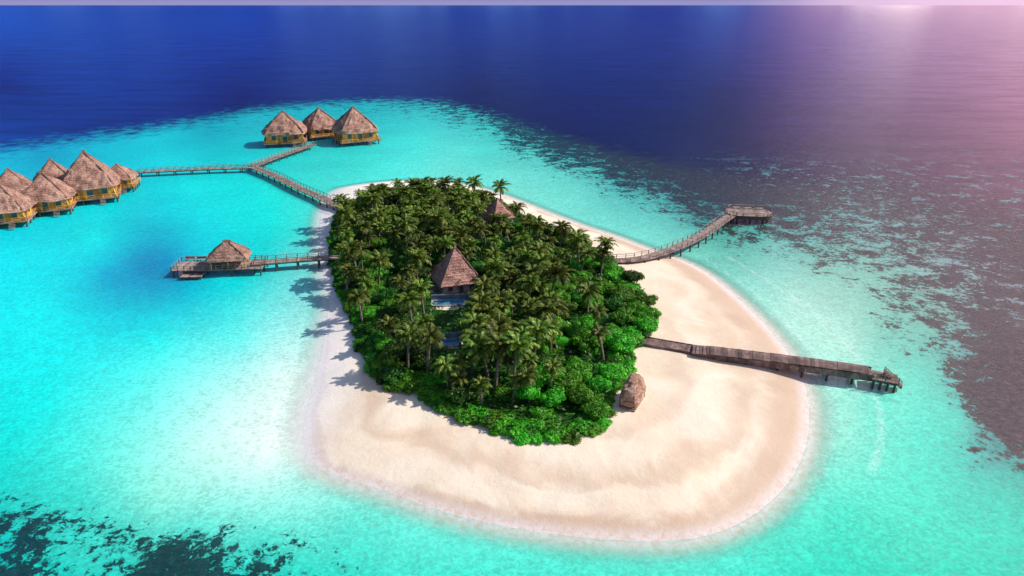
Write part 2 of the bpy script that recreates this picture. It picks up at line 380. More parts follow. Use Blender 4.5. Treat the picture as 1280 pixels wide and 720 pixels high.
# ---------------------------------------------------------------- world and sun
SUN_AZ = 8; SUN_EL = 39
w = bpy.data.worlds.new('World'); scene.world = w; w.use_nodes = True
t = NT(w.node_tree); t.n.clear()
sky = t.add('ShaderNodeTexSky', sky_type='NISHITA', sun_disc=False, sun_elevation=R(SUN_EL), sun_rotation=R(90-SUN_AZ))
g = t.add('ShaderNodeTexCoord').outputs['Generated']
sp3 = t.add('ShaderNodeSeparateXYZ', {0: g})
low = t.mr(sp3.outputs[2], .12, .5, 1, 0)
rightm = t.mr(t.math('ADD', sp3.outputs[0], t.math('MULTIPLY', t.math('SUBTRACT', t.noise(g, 2.2, 5, .6), .5), .5)), .26, .52)
cl = t.mr(t.noise(t.add('ShaderNodeMapping', {'Vector': g, 'Scale': (1.5, 1, 1.4)}).outputs[0], 6.0, 7, .62), .47, .62)
cl = t.math('MULTIPLY', cl, t.mr(sp3.outputs[2], .012, .05))
blue = t.mix(t.math('MULTIPLY', cl, .55), (.03, .34, 2.3), (2.2, 4.4, 9.0))
pink = t.mix(cl, (8.0, 4.7, 6.0), (23, 17, 16.5))
lowc = t.mix(rightm, blue, pink)
lowc = t.mix(t.mr(sp3.outputs[2], .0, .022, .45, 0), lowc, (5.2, 4.6, 6.6))
cc = t.mix(low, sky.outputs[0], lowc)
bg = t.add('ShaderNodeBackground', {'Color': cc, 'Strength': .135})
out = t.add('ShaderNodeOutputWorld'); t.l.new(bg.outputs[0], out.inputs[0])
sl = bpy.data.lights.new('sun', 'SUN'); sl.energy = 5.0; sl.angle = R(.5); sl.color = (1, .96, .88)
so = bpy.data.objects.new('sun', sl); col.objects.link(so)
dv = Vector((math.cos(R(SUN_AZ))*math.cos(R(SUN_EL)), math.sin(R(SUN_AZ))*math.cos(R(SUN_EL)), math.sin(R(SUN_EL))))
so.rotation_euler = dv.to_track_quat('Z', 'Y').to_euler(); so.location = dv*300

# ---------------------------------------------------------------- jetties
stilt_me = None
def stilt(parent, x, y, z0, z1, r=.22):
    global stilt_me
    if stilt_me is None:
        b = MB(); b.path([(0, 0, 0), (0, 0, .5), (0, 0, 1)], [1.08, 1, .95], 8); stilt_me = b.mesh('stilt', M['post'])
    o = obj('stilt', stilt_me, parent, (x, y, z0)); o.scale = (r, r, z1-z0); return o
def resample(pts, step):
    P_ = [Vector(p) for p in pts]; out = [P_[0].copy()]; acc = 0.0
    for a, b in zip(P_[:-1], P_[1:]):
        L = (b-a).length; pos = step-acc
        while pos <= L: out.append(a.lerp(b, pos/L)); pos += step
        acc = (L-(pos-step))
    return out
def add_deck(b, ctr, width, z, step, th=.14):
    for i in range(len(ctr)-1):
        d = ctr[i+1]-ctr[i]; mid = (ctr[i+1]+ctr[i])/2
        b.box((mid.x, mid.y, z-th/2+random.uniform(-.015, .015)), (step*.9, width*random.uniform(.98, 1.03), th), math.atan2(d.y, d.x))
def side_pts(ctr, off):
    out = []
    for i, p in enumerate(ctr):
        d = (ctr[min(i+1, len(ctr)-1)]-ctr[max(i-1, 0)]).normalized(); n = Vector((-d.y, d.x, 0)); out.append(p+n*off)
    return out
def railing(pts, z, parent, name='railing', h=1.05, mat=None, every=1, r=.07):
    b = MB()
    for i, p in enumerate(pts):
        if i % every == 0 or i == len(pts)-1: b.box((p.x, p.y, z+h/2), (.16, .16, h))
    for a, c in zip(pts[:-1], pts[1:]):
        b.tube((a.x, a.y, z+h), (c.x, c.y, z+h), r, n=4); b.tube((a.x, a.y, z+h*.5), (c.x, c.y, z+h*.5), r*.6, n=4)
    return b.build(name, mat or M['rail'], parent)
def jetty(label, px, width, z=1.8, group=None, step=.5, mat='wood', stilt_step=5.0, rail=True, name='jetty', solid=False):
    pts = [W(a, b, z) for a, b in catmull(px, 6)] if len(px) > 2 else [W(a, b, z) for a, b in px]
    for p in pts: p.z = 0
    root = thing(name, label, 'jetty', (0, 0, 0), 0, group)
    ctr = resample(pts, step)
    b = MB(); add_deck(b, ctr, width, z, step); b.build('deck', M[mat], root)
    c2 = resample(pts, 2.5)
    for s in (-1, 1):
        b = MB()
        q = side_pts(c2, s*width*.42)
        for u, v in zip(q[:-1], q[1:]): b.tube((u.x, u.y, z-.3), (v.x, v.y, z-.3), .14, n=4)
        b.build('beam', M['post'], root)
    if solid:
        for s in (-1, 1):
            b = MB(); q = side_pts(resample(pts, 1.2), s*(width/2+.08))
            for u, v in zip(q[:-1], q[1:]):
                d = v-u; mid = (u+v)/2; b.box((mid.x, mid.y, z-.42), (d.length*.97, .12, 1.15), math.atan2(d.y, d.x))
            b.build('side_board', M[mat], root)
    elif rail:
        for s in (-1, 1): railing(side_pts(c2, s*(width/2-.1)), z, root)
    c3 = resample(pts, stilt_step)
    for s in (-1, 1):
        for q in side_pts(c3, s*width*.42): stilt(root, q.x, q.y, -2.4, z-.1)
    return root
jetty('long wooden walkway running from the rear left palms to the walkway fork', [(431,262),(405,248),(375,235),(345,220),(318,209)], 3.4, stilt_step=5.5)
jetty('straight walkway over the lagoon from the fork to the left row of villas', [(321,209),(280,210),(230,212),(168,215)], 3.2, stilt_step=6)
jetty('short walkway from the fork up to the three far villas', [(315,208),(338,199),(360,191),(392,180)], 3.4, stilt_step=6)
jetty('short straight walkway from the left beach to the roofed platform', [(424,321),(390,323),(350,326),(313,329)], 2.8, 2.2, stilt_step=5)
jetty('curved wooden jetty rising to the rounded platform off the right beach', [(760,326),(800,323),(840,311),(875,295),(900,278),(916,267)], 3.0, 2.2, stilt_step=4.5)
ZJ = 2.2
jetty('long low jetty reaching right from the beach towards the dark reef', [(776,420),(830,430),(890,440),(960,448),(1030,457),(1092,465)], 2.9, ZJ, stilt_step=4, mat='wood_red', solid=True)

# boarded canopy rising gradually along the long jetty
root = thing('covered_walk', 'low dark timber canopy running along the outer part of the long right jetty', 'covered walkway')
pts = [W(a, b, ZJ+.3) for a, b in catmull([(866,436),(890,439),(960,447),(1030,456),(1088,464)], 6)]
for p in pts: p.z = 0
c_ = resample(pts, .6)
b = MB()
def prof(u): return min(1, .3+u*6), (1-.2*u)
for i in range(len(c_)-1):
    a = c_[i]; e = c_[i]+(c_[i+1]-c_[i])*.97; d = e-a
    n = Vector((-d.y, d.x, 0)).normalized(); up_, k = prof(i/len(c_))
    hz_ = ZJ-1.7+random.uniform(-.03, .03)
    q = [a+n*1.75*k, a+n*.5*k, a-n*.5*k, a-n*1.75*k, e+n*1.75*k, e+n*.5*k, e-n*.5*k, e-n*1.75*k]
    zs = [v+hz_ for v in (1.86+.35*up_, 1.9+.85*up_, 1.9+.85*up_, 1.86+.35*up_)]*2
    b.poly([(v.x, v.y, z_) for v, z_ in zip(q, zs)] + [(v.x, v.y, z_-.12) for v, z_ in zip(q, zs)],
           [(0, 1, 5, 4), (1, 2, 6, 5), (2, 3, 7, 6), (12, 13, 9, 8), (13, 14, 10, 9), (14, 15, 11, 10), (0, 4, 12, 8), (3, 11, 15, 7),
            (0, 8, 9, 1), (1, 9, 10, 2), (2, 10, 11, 3), (4, 5, 13, 12), (5, 6, 14, 13), (6, 7, 15, 14)])
b.build('roof', M['wood_red'], root)
for s in (-1, 1):
    for q in side_pts(resample(pts, 3.6)[1:], s*.9):
        o = MB(); o.box((q.x, q.y, ZJ+.25), (.16, .16, .55)); o.build('post', M['post'], root)

def platform(label, cx, cy, w_, d_, rz, z=1.8, name='platform', mat='wood', rails=('n', 's', 'e'), rows=3, group=None):
    c = W(cx, cy, z); root = thing(name, label, 'platform', (c.x, c.y, 0), rz, group)
    b = MB(); n = int(w_/.5)
    for i in range(n): b.box((-w_/2+(i+.5)*w_/n, 0, z-.07), (w_/n*.9, d_, .14))
    b.build('deck', M[mat], root)
    for i in range(rows):
        b = MB(); b.box((0, -d_/2+.3+(d_-.6)*i/(rows-1), z-.3), (w_-.2, .25, .3)); b.build('beam', M['post'], root)
    cs = {'n': ((-w_/2, d_/2), (w_/2, d_/2)), 's': ((-w_/2, -d_/2), (w_/2, -d_/2)), 'e': ((w_/2, -d_/2), (w_/2, d_/2)), 'w': ((-w_/2, -d_/2), (-w_/2, d_/2))}
    for k in rails:
        a, e = cs[k]; a = Vector((*a, 0)); e = Vector((*e, 0)); nn = max(2, int((e-a).length/1.5))
        railing([a.lerp(e, i/nn)*.985 for i in range(nn+1)], z, root)
    for i in range(4):
        for j in range(rows): stilt(root, -w_/2+.4+(w_-.8)*i/3, -d_/2+.3+(d_-.6)*j/(rows-1), -2.4, z-.1)
    return root, c
# rounded platform at the end of the curved jetty
zR = 2.3; pc = W(936, 265, zR); rp_ = thing('platform', 'low rounded boarded platform at the outer end of the curved right jetty', 'platform', (pc.x, pc.y, 0), R(-10))
def ell(a, k=1.0):
    e = .62
    return (6.6*k*math.copysign(abs(math.cos(a))**e, math.cos(a)), 4.8*k*math.copysign(abs(math.sin(a))**e, math.sin(a)))
b = MB(); nb_ = 26
for i in range(nb_):
    x = -6.4+12.8*(i+.5)/nb_; yy = 4.8*max(0, 1-abs(x/6.6)**3.2)**(1/3.2)
    b.box((x, 0, zR-.07), (12.8/nb_*.92, 2*yy, .14))
b.build('deck', M['wood'], rp_)
b = MB(); ns = 44
for i in range(ns):
    a = 2*math.pi*i/ns; a2 = 2*math.pi*(i+1)/ns; p1 = ell(a, 1.02); p2_ = ell(a2, 1.02)
    L_ = math.hypot(p2_[0]-p1[0], p2_[1]-p1[1]); b.box(((p1[0]+p2_[0])/2, (p1[1]+p2_[1])/2, zR-.45), (L_*.97, .14, 1.0), math.atan2(p2_[1]-p1[1], p2_[0]-p1[0]))
b.build('skirt_board', M['post'], rp_)
railing([Vector((*ell(math.radians(-150+i*300/18), .97), 0)) for i in range(19)], zR, rp_, h=.9, mat=M['wood'], r=.1)
for i in range(12): p1 = ell(i*math.pi/6, .85); stilt(rp_, p1[0], p1[1], -2.4, zR-.1, .28)
p2, pc2 = platform('small end platform of the long right jetty', 1106, 471, 4.0, 3.4, R(-25), ZJ-.3, mat='wood_red', rails=('s',), rows=2)

def bench(label, loc, rz, group=None, L=2.2):
    root = thing('bench', label, 'bench', loc, rz, group)
    b = MB(); b.box((0, 0, .45), (L, .6, .1)); b.build('seat', M['linen'], root)
    b = MB(); b.box((0, .3, .8), (L, .08, .6)); b.build('backrest', M['wood'], root)
    for s in (-1, 1):
        b = MB(); b.box((s*(L/2-.15), 0, .2), (.12, .55, .4)); b.build('leg', M['post'], root)
rm = Matrix.Rotation(R(-10), 3, 'Z')
for i, (x, lab) in enumerate([(-3.4, 'pale bench nearest the jetty mouth on the rounded platform'), (0, 'pale bench in the middle of the rear side of the rounded platform'), (3.4, 'pale bench at the far right of the rounded platform')]):
    v = rm @ Vector((x, 3.4, 0)); bench(lab, (pc.x+v.x, pc.y+v.y, zR+.01), R(-10), 'benches on the rounded platform')
g_ = thing('gangway', 'tilted timber gangway propped on the end platform of the long jetty', 'gangway', (pc2.x+1.3, pc2.y-.3, ZJ-.5), R(-30))
b = MB()
for i in range(7): b.box((-1.4+i*.45, 0, .9-i*.30), (.46, 1.5, .4))
b.build('tread', M['wood_red'], g_)
for s in (-1, 1):
    b = MB(); b.tube((-1.6, s*.78, 1.0), (1.5, s*.78, -1.1), .12, n=4); b.tube((-1.6, s*.78, 1.5), (1.5, s*.78, -.6), .07, n=4)
    for i in range(4): b.tube((-1.5+i*.98, s*.78, .95-i*.66), (-1.5+i*.98, s*.78, 1.45-i*.66), .06, n=4)
    b.build('railing', M['rail'], g_)

# ---------------------------------------------------------------- thatched buildings
def roof_mb(w_, d_, h, z0, rings=12, per=10, ridge=0.0, bulge=.10, seed=0, drop=.5, rnd=.16, rough=.035):
    b = MB(); rows = []
    for k in range(rings+1):
        t_ = k/rings
        s = (1-t_)*(1+bulge*math.sin(math.pi*t_)) if t_ < 1 else 0
        hw = max(w_/2*s, ridge/2 + .02); hd = max(d_/2*s, .03)
        cs = [(-hw, -hd), (hw, -hd), (hw, hd), (-hw, hd)]; row = []
        for q in range(4):
            a = cs[q]; e = cs[(q+1) % 4]
            for i in range(per):
                u = i/per; x = a[0]+(e[0]-a[0])*u; y = a[1]+(e[1]-a[1])*u
                corner = abs(2*u-1)**2.2
                x *= 1-rnd*corner*.7; y *= 1-rnd*corner*.7
                nz = (mnoise.noise(Vector((x*.9+seed, y*.9, k*1.3)))+.8*mnoise.noise(Vector((x*.3+seed, y*.3, k*.4))))*rough*w_*(1-t_*.8)
                rr = math.hypot(x, y)+1e-6; row.append((x+x/rr*nz, y+y/rr*nz, z0+h*t_+nz*.6+(0 if k else -abs(nz)*.8)))
        rows.append(row)
    n = 4*per; low_ = [(x*.93, y*.93, z-drop*.3) for x, y, z in rows[0]]
    pts = low_ + [p for r in rows for p in r]; fs = []
    for k in range(rings+1):
        for i in range(n): fs.append((k*n+i, k*n+(i+1) % n, (k+1)*n+(i+1) % n, (k+1)*n+i))
    fs.append(tuple(range((rings+1)*n, (rings+2)*n))); fs.append(tuple(range(n))[::-1])
    b.poly(pts, fs); return b
def thatched(parent, w_, d_, h, z0, seed=0, ridge=0.0, bulge=.1, rnd=.16, mat='thatch', rough=.035):
    r = roof_mb(w_, d_, h, z0, ridge=ridge, seed=seed, bulge=bulge, rnd=rnd, rough=rough).build('roof', M[mat], parent)
    for sx_, sy_ in ((-1, -1), (1, -1), (1, 1), (-1, 1)):
        b = MB(); prev = None; kk = 1-rnd*.7
        for k in range(7):
            t_ = .04+k/6*.95; s = (1-t_)*(1+bulge*math.sin(math.pi*t_))
            p = (sx_*max(w_/2*s, ridge/2)*kk, sy_*d_/2*s*kk, z0+h*t_+.01*h)
            if prev: b.tube(prev, p, .018*w_, .014*w_, 5)
            prev = p
        b.build('ridge_cap', M['thatch_dark'], r)
    b = MB(); b.box((0, 0, z0+h*1.0), (.07*w_+ridge, .07*w_, .08*h), 0, .6); b.build('finial', M['thatch_dark'], r)
    return r
def facade(parent, hw, hd, z0, hh, wins=2, scale=1.0):
    for q in range(4):
        L = hw if q % 2 == 0 else hd; D = hd if q % 2 == 0 else hw; ang = q*math.pi/2
        ca, sa = math.cos(ang), math.sin(ang)
        slots = [(-.6, 'window'), (0, 'door' if q == 0 else 'window'), (.6, 'window')]
        for u, kind in slots:
            x, y = u*L, -D-.04
            ww = .30*L; wh = hh*(.75 if kind == 'door' else .48); zc = z0+(wh/2+.05 if kind == 'door' else hh*.5)
            X_, Y_ = x*ca-y*sa, x*sa+y*ca
            f = MB(); f.box((X_, Y_, zc), (ww, .1, wh), ang); fo_ = f.build(kind, M['ochre'], parent)
            x2, y2 = x, y-.06; X_, Y_ = x2*ca-y2*sa, x2*sa+y2*ca
            g2 = MB(); g2.box((X_, Y_, zc), (ww*.8, .04, wh*.84), ang); g2.build('pane', M['glass'], fo_)
def water_villa(label, cx, base_py, wpx, top_py, rz, group, bulge=.16):
    z = 2.0; c = W(cx, base_py, 0); k = mpp(cx, base_py); w_ = wpx*k/1.12
    root = thing('water_villa', label, 'villa', (c.x, c.y, 0), rz, group)
    dist = c.y
    a = P+math.atan((top_py-360)/F); ztop = H-dist*math.tan(a)      # height the roof point reaches
    wall_h = max(3.2, .26*w_); eave = z+wall_h*.78; h = max(ztop-eave, .35*w_)
    dw = w_*1.0
    b = MB(); n = int(dw/.6)
    for i in range(n): b.box((-dw/2+(i+.5)*dw/n, 0, z-.1), (dw/n*.92, dw, .2))
    b.build('deck', M['wood'], root)
    for i in range(4):
        b = MB(); b.box((0, -dw*.42+dw*.84*i/3, z-.42), (dw*.96, .35, .4)); b.build('beam', M['ochre'], root)
    hw = w_*.42
    b = MB()
    np_ = 14
    for q in range(4):
        ang = q*math.pi/2; ca, sa = math.cos(ang), math.sin(ang)
        for i in range(np_):
            x = -hw+(i+.5)*2*hw/np_; y = -hw+.1; b.box((x*ca-y*sa, x*sa+y*ca, z+wall_h/2), (2*hw/np_*.96, .2, wall_h), ang)
    b.build('wall', M['ochre'], root)
    facade(root, hw, hw, z, wall_h*.95)
    thatched(root, w_*1.06, w_*1.06, h, eave, seed=cx*.37, bulge=bulge, rnd=.24, rough=.05)
    for s in (-1, 1):
        railing([Vector((s*dw*.49, -dw*.49+dw*.98*i/6, 0)) for i in range(7)], z, root, mat=M['ochre'], r=.1)
    railing([Vector((-dw*.49+dw*.98*i/7, -dw*.49, 0)) for i in range(8)], z, root, mat=M['ochre'], r=.1)
    for i in range(4):
        for j in range(4): stilt(root, -dw*.44+dw*.88*i/3, -dw*.44+dw*.88*j/3, -2.4, z-.2, .3)
    for s in (-1, 1):
        b = MB(); b.tube((s*w_*.45, -w_*.45, z), (s*w_*.38, -w_*.38, eave+.5), .22, n=6); b.build('porch_post', M['ochre'], root)
    b = MB()
    for i in range(6): b.box((w_*.2, -dw/2-.25-i*.35, z-.25-i*.36), (1.6, .34, .09))
    b.build('stair', M['wood'], root)
GL = 'villas in the left row over the lagoon'; GB = 'three far villas over the lagoon'
water_villa('thatched water villa at the left edge, front one of the row, cut by the frame', 12, 279, 64, 230, R(20), GL)
water_villa('thatched water villa at the left edge, tucked behind the frontmost villa', 22, 256, 56, 211, R(32), GL)
water_villa('thatched water villa in the middle of the left row, front of its pair', 65, 264, 62, 216, R(22), GL)
water_villa('thatched water villa in the middle of the left row, rear of its pair', 74, 245, 54, 199, R(30), GL)
water_villa('largest thatched villa of the left row, with the tallest roof', 118, 249, 70, 189, R(25), GL)
water_villa('smallest thatched villa, at the walkway end of the left row', 152, 237, 44, 205, R(16), GL)
water_villa('left one of the three far thatched villas, ahead of the walkway end', 358, 180, 57, 139, R(16), GB)
water_villa('middle one of the three far thatched villas, partly behind the others', 402, 172, 48, 135, R(35), GB)
water_villa('right one of the three far thatched villas, with the tallest roof', 445, 178, 57, 134, R(28), GB)

# roofed platform on the left
pp, ppc = platform('railed wooden platform in the lagoon at the left end of the short walkway', 276, 331, 21, 6.8, R(4), 1.8, rails=('n', 's', 'w'))
pv = thing('pavilion', 'open thatched pavilion standing on the lagoon platform left of the island', 'pavilion', (W(288, 331, 1.8).x, W(288, 331, 1.8).y, 1.81), R(12))
thatched(pv, 10.0, 7.6, 4.0, 2.2, 3.3, ridge=1.5, bulge=.15)
for i in (-1, 0, 1):
    for j in (-1, 1):
        b = MB(); b.tube((i*3.8, j*2.7, 0), (i*3.8, j*2.7, 2.6), .18); b.build('post', M['ochre'], pv)
b = MB(); b.box((0, 1.5, 1.0), (6.5, .2, 2.0)); b.build('wall', M['ochre'], pv)
b = MB(); b.box((0, -1.2, .55), (3.4, 1.2, 1.1)); b.build('counter', M['wood_red'], pv)
platform('small lower swimming deck in front of the left lagoon platform', 241, 343, 5.0, 3.2, R(4), .9, rails=('w',), rows=2)
for i, (px_, lab) in enumerate([(238, 'pale bench at the far left end of the lagoon platform'), (252, 'pale bench between the lagoon platform end and the pavilion')]):
    q = W(px_, 326, 1.8); bench(lab, (q.x, q.y, 1.81), R(4), 'benches on the lagoon platform')

# pyramid-roofed hall in the grove
def hall(label, cx, eave_py, wpx, top_py, rz, zb=1.9, zeave=5.2, name='thatched_hall', ridge=0.0):
    c = W(cx, eave_py, zeave); k = mpp(cx, eave_py, zeave); w_ = wpx*k/1.28
    a = P+math.atan((top_py-360)/F); ztop = H-c.y*math.tan(a)
    root = thing(name, label, 'hall', (c.x, c.y, 0), rz)
    hw = w_*.4
    b = MB(); b.box((0, 0, (zeave+zb)/2), (2*hw, 2*hw, zeave-zb+.6)); b.build('wall', M['plaster'], root)
    facade(root, hw, hw, zb, zeave-zb)
    thatched(root, w_, w_, ztop-zeave, zeave, seed=cx, bulge=-.02, ridge=ridge, rnd=.05, mat='thatch_red')
    b = MB(); b.box((0, 0, zb-.05), (w_*1.1, w_*1.1, .3)); b.build('terrace', M['wood'], root)
    return root, c, w_
hall('large steep pyramid thatched hall roof rising from the middle of the palms', 570, 346, 72, 309, R(20), zeave=4.2)
hall('smaller pointed thatched roof half hidden in the rear right palms', 622, 270, 44, 248, R(35), name='thatched_house')

def plunge_pool(label, cx, cy, w_, d_, rz):
    c = W(cx, cy, 2.1); root = thing('plunge_pool', label, 'pool', (c.x, c.y, 0), rz)
    b = MB(); b.box((0, 0, 1.9), (w_, d_, .4)); b.build('surround', M['plaster'], root)
    b = MB(); b.box((0, 0, 2.02), (w_*.86, d_*.74, .2)); b.build('pool_water', M['pool'], root)
    b = MB(); b.box((0, d_*.5+.25, 2.5), (w_, .3, 1.2)); b.build('back_wall', M['slate'], root)
plunge_pool('long blue plunge pool in the clearing in front of the pyramid roof', 564, 378, 8.5, 3.2, R(3))
plunge_pool('small blue plunge pool deeper in the front palms', 560, 428, 5.0, 3.2, R(6))

# beach hut: rounded shaggy thatch coming low to the sand
hq = W(790, 503, 1.7); hut = thing('beach_hut', 'small rugged rounded thatched hut where the front right bushes meet the sand', 'hut', (hq.x, hq.y, gz(hq.x, hq.y)-.05), R(62))
b = MB(); rows = 14; n = 26; pts = []; fs = []
for k in range(rows):
    ph = k/(rows-1)*math.pi/2
    for i in range(n):
        a = i/n*2*math.pi
        sq = (abs(math.cos(a))**4+abs(math.sin(a))**4)**-.25
        r = (math.cos(ph)**.7 + .02)*sq; x = 2.9*r*math.cos(a); y = 1.5*r*math.sin(a)
        z = .9+3.6*math.sin(ph)**1.15*(1+.16*x/3.2)
        nz = mnoise.fractal(Vector((x*.8, y*.8, z*.8)), .8, 2.2, 5)*.5
        pts.append((x*(1+nz*.3), y*(1+nz*.45), max(.6, z+nz*.6)))
for k in range(rows-1):
    for i in range(n): fs.append((k*n+i, k*n+(i+1) % n, (k+1)*n+(i+1) % n, (k+1)*n+i))
fs.append(tuple(range((rows-1)*n, rows*n))); fs.append(tuple(range(n))[::-1])
b.poly(pts, fs); rr_ = b.build('roof', M['thatch_hut'], hut)
for i in (-1, 0, 1):
    for j in (-1, 1):
        b = MB(); b.tube((i*2.3, j*1.2, -.1), (i*2.3, j*1.2, 1.4), .13); b.build('post', M['rail'], hut)
b = MB(); b.box((0, 0, .15), (5.2, 2.6, .3)); b.build('floor_deck', M['wood'], hut)
b = MB(); b.box((.9, 0, .9), (.14, 2.0, 1.3)); b.build('wall', M['ochre'], hut)

# ---------------------------------------------------------------- vegetation
veg_px = [(422,262),(440,246),(480,236),(540,232),(600,238),(630,250),(660,270),(690,286),(732,300),(770,328),(797,350),(814,380),(816,410),(796,430),(784,465),(766,484),(756,520),(734,539),(690,541),(640,537),(600,524),(560,510),(536,495),(530,478),(505,484),(482,474),(464,452),(452,425),(440,395),(424,355),(417,320),(415,290)]
vegP = catmull(veg_px, 3, True)
def in_veg(x, y, z=4.0):
    a, b_, d = proj(x, y, z); return bool(inside(np.array([a]), np.array([b_]), vegP)[0]), a, b_
hc = W(570, 346, 4.2)
clear = [(540, 304, 602, 352, hc.y-7), (542, 368, 588, 387, W(564, 378, 2).y-1.5), (547, 416, 576, 436, W(560, 428, 2).y-1.5), (606, 246, 640, 262, W(622, 270, 5).y-5), (776, 472, 812, 520, W(790, 500, 2).y)]
blocks = [(hc, 7), (W(564, 378, 2), 4.5), (W(560, 428, 2), 2.8), (W(622, 270, 5), 6), (hq, 2.6)]
def blocked(x, y, rad, ztop, rb=1.0):
    for c_, r_ in blocks:
        if math.hypot(x-c_.x, y-c_.y) < r_*rb + rad*.3: return True
    for x0, y0, x1, y1, yy in clear:
        if y < yy+6:
            a, b_, d = proj(x, y, ztop); pr_ = rad*F/d*.6; a2, b2, _ = proj(x, y, 2)
            if a+pr_ > x0 and a-pr_ < x1 and b_-pr_*.4 < y1 and b2 > y0: return True
    return False

def palm_meshes(h, nf, fl, seed):
    rnd = random.Random(seed)
    lean = rnd.uniform(.4, 1.6); la = rnd.uniform(0, 6.28)
    b = MB(); pts = []
    for k in range(8):
        u = k/7; pts.append((math.cos(la)*lean*u**1.7, math.sin(la)*lean*u**1.7, h*u))
    b.path(pts, [.28-.14*k/7 + (.08 if k == 0 else 0) for k in range(8)], 7)
    tm = b.mesh('trunk', M['trunk'])
    top = Vector(pts[-1]); b = MB()
    for i in range(nf):
        az = 2.399963*i + rnd.uniform(-.25, .25); lev = i/nf
        el = R(80-lev*100+rnd.uniform(-12, 12)); L = fl*rnd.uniform(.75, 1.18)*(0.85+.25*math.sin(lev*3.1))
        dr = rnd.uniform(.7, 1.4)
        pos = top.copy(); e = el; n = 8; rp = [pos.copy()]; ds = []
        for k in range(n):
            d = Vector((math.cos(az)*math.cos(e), math.sin(az)*math.cos(e), math.sin(e))); ds.append(d)
            pos = pos + d*(L/n); rp.append(pos.copy()); e -= R(13*dr)*(.4+k/n*1.1)
        ds.append(ds[-1])
        sidev = Vector((-math.sin(az), math.cos(az), 0))
        for k in range(n):
            wv_ = sidev*.05; a, c_ = rp[k], rp[k+1]; b.poly([a-wv_, a+wv_, c_+wv_, c_-wv_], [(0, 1, 2, 3)])
        m_ = 13
        for q in range(m_):
            u = .12+.86*q/(m_-1); fk = u*n; k = min(int(fk), n-1); p = rp[k].lerp(rp[k+1], fk-k); d = ds[k]
            ll = fl*.27*math.sin(math.pi*min(1, .15+u*.80))**.7*rnd.uniform(.8, 1.15)
            up = sidev.cross(d).normalized()
            if up.z < 0: up = -up
            for s in (-1, 1):
                tip = p + sidev*s*ll*.82 + d*ll*.55 - up*ll*rnd.uniform(.2, .5) - Vector((0, 0, ll*.12))
                wd_ = d*(.09+.03*rnd.random()); mid = p.lerp(tip, .5)+up*ll*.05
                b.poly([p-wd_, p+wd_, mid+wd_*.9, tip, mid-wd_*.9], [(0, 1, 2, 3, 4)])
    cm = b.mesh('crown', M['palm'])
    b = MB()
    for i in range(6):
        a = i*1.05; c_ = top+Vector((math.cos(a)*.28, math.sin(a)*.28, -.25))
        b.box(c_, (.32, .32, .3), a, .7)
    nm = b.mesh('coconut_cluster', M['coconut'])
    return tm, cm, nm, h
palmv = [palm_meshes(h, nf, fl, i) for i, (h, nf, fl) in enumerate([(4.6, 20, 2.5), (5.4, 22, 2.7), (6.2, 18, 2.5), (7.0, 22, 2.8), (4.0, 16, 2.2), (5.8, 24, 3.0), (5.0, 15, 2.3), (6.6, 20, 2.6)])]
def palm(x, y, v, rz, sc, label, group):
    tm, cm, nm, h = palmv[v]
    root = thing('coconut_palm', label, 'palm tree', (x, y, gz(x, y)-.15), rz, group); root.scale = (sc, sc, sc)
    obj('trunk', tm, root); obj('crown', cm, root); obj('coconut_cluster', nm, root)

def leaf_lump(rad, hgt, nl, leaves, size, seed, mat, z0=.0):
    rnd = random.Random(seed); b = MB()
    lobes = [(Vector((0, 0, z0+hgt*.42)), rad*.62, hgt*.52)]
    for i in range(nl):
        a = 2.4*i+rnd.uniform(-.3, .3); rr = rad*rnd.uniform(.35, .8); lr = rad*rnd.uniform(.22, .42)
        lobes.append((Vector((math.cos(a)*rr, math.sin(a)*rr, z0+hgt*rnd.uniform(.22, .78)*(1.15-rr/rad*.5))), lr, lr*.85))
    tot = sum(l[1]**2 for l in lobes)
    for c_, lr, lh in lobes:
        pts = []; fs = []
        for k in range(4):
            ph = -.9+k*.75
            for i in range(7):
                q = i/7*6.283; pts.append(c_+Vector((math.cos(q)*math.cos(ph)*lr*.70, math.sin(q)*math.cos(ph)*lr*.70, math.sin(ph)*lh*.70)))
        for k in range(3):
            for i in range(7): fs.append((k*7+i, k*7+(i+1) % 7, (k+1)*7+(i+1) % 7, (k+1)*7+i))
        fs.append(tuple(range(21, 28))); b.poly(pts, fs)
        for _ in range(int(leaves*lr**2/tot)):
            z = rnd.uniform(-.45, 1); q = rnd.uniform(0, 6.283); s = math.sqrt(1-z*z)
            nrm = Vector((s*math.cos(q), s*math.sin(q), z)); rr = rnd.uniform(.72, 1.16)
            p = c_+Vector((nrm.x*lr*rr, nrm.y*lr*rr, nrm.z*lh*rr))
            if p.z < .05: p.z = .05+rnd.random()*.2
            nn = (nrm+Vector((rnd.uniform(-1, 1), rnd.uniform(-1, 1), rnd.uniform(-.3, 1.2)))*.75).normalized()
            u = nn.cross(Vector((rnd.uniform(-1, 1), rnd.uniform(-1, 1), rnd.uniform(-1, 1)))).normalized(); v = nn.cross(u)
            sz = size*rnd.uniform(.6, 1.3)
            b.poly([p-u*sz, p-v*sz*.5, p+u*sz, p+v*sz*.5], [(0, 1, 2, 3)])
    return b.mesh('foliage', mat)
shr = {k: [leaf_lump(2.6, 2.4, 12, 2000, .23, 10+i, M[k]) for i in range(4)] for k in ('bush_dark', 'bush_bright')}
treev = {k: [leaf_lump(3.2, 3.2, 13, 2600, .25, 50+i, M[k]) for i in range(3)] for k in ('bush_dark', 'bush_bright')}
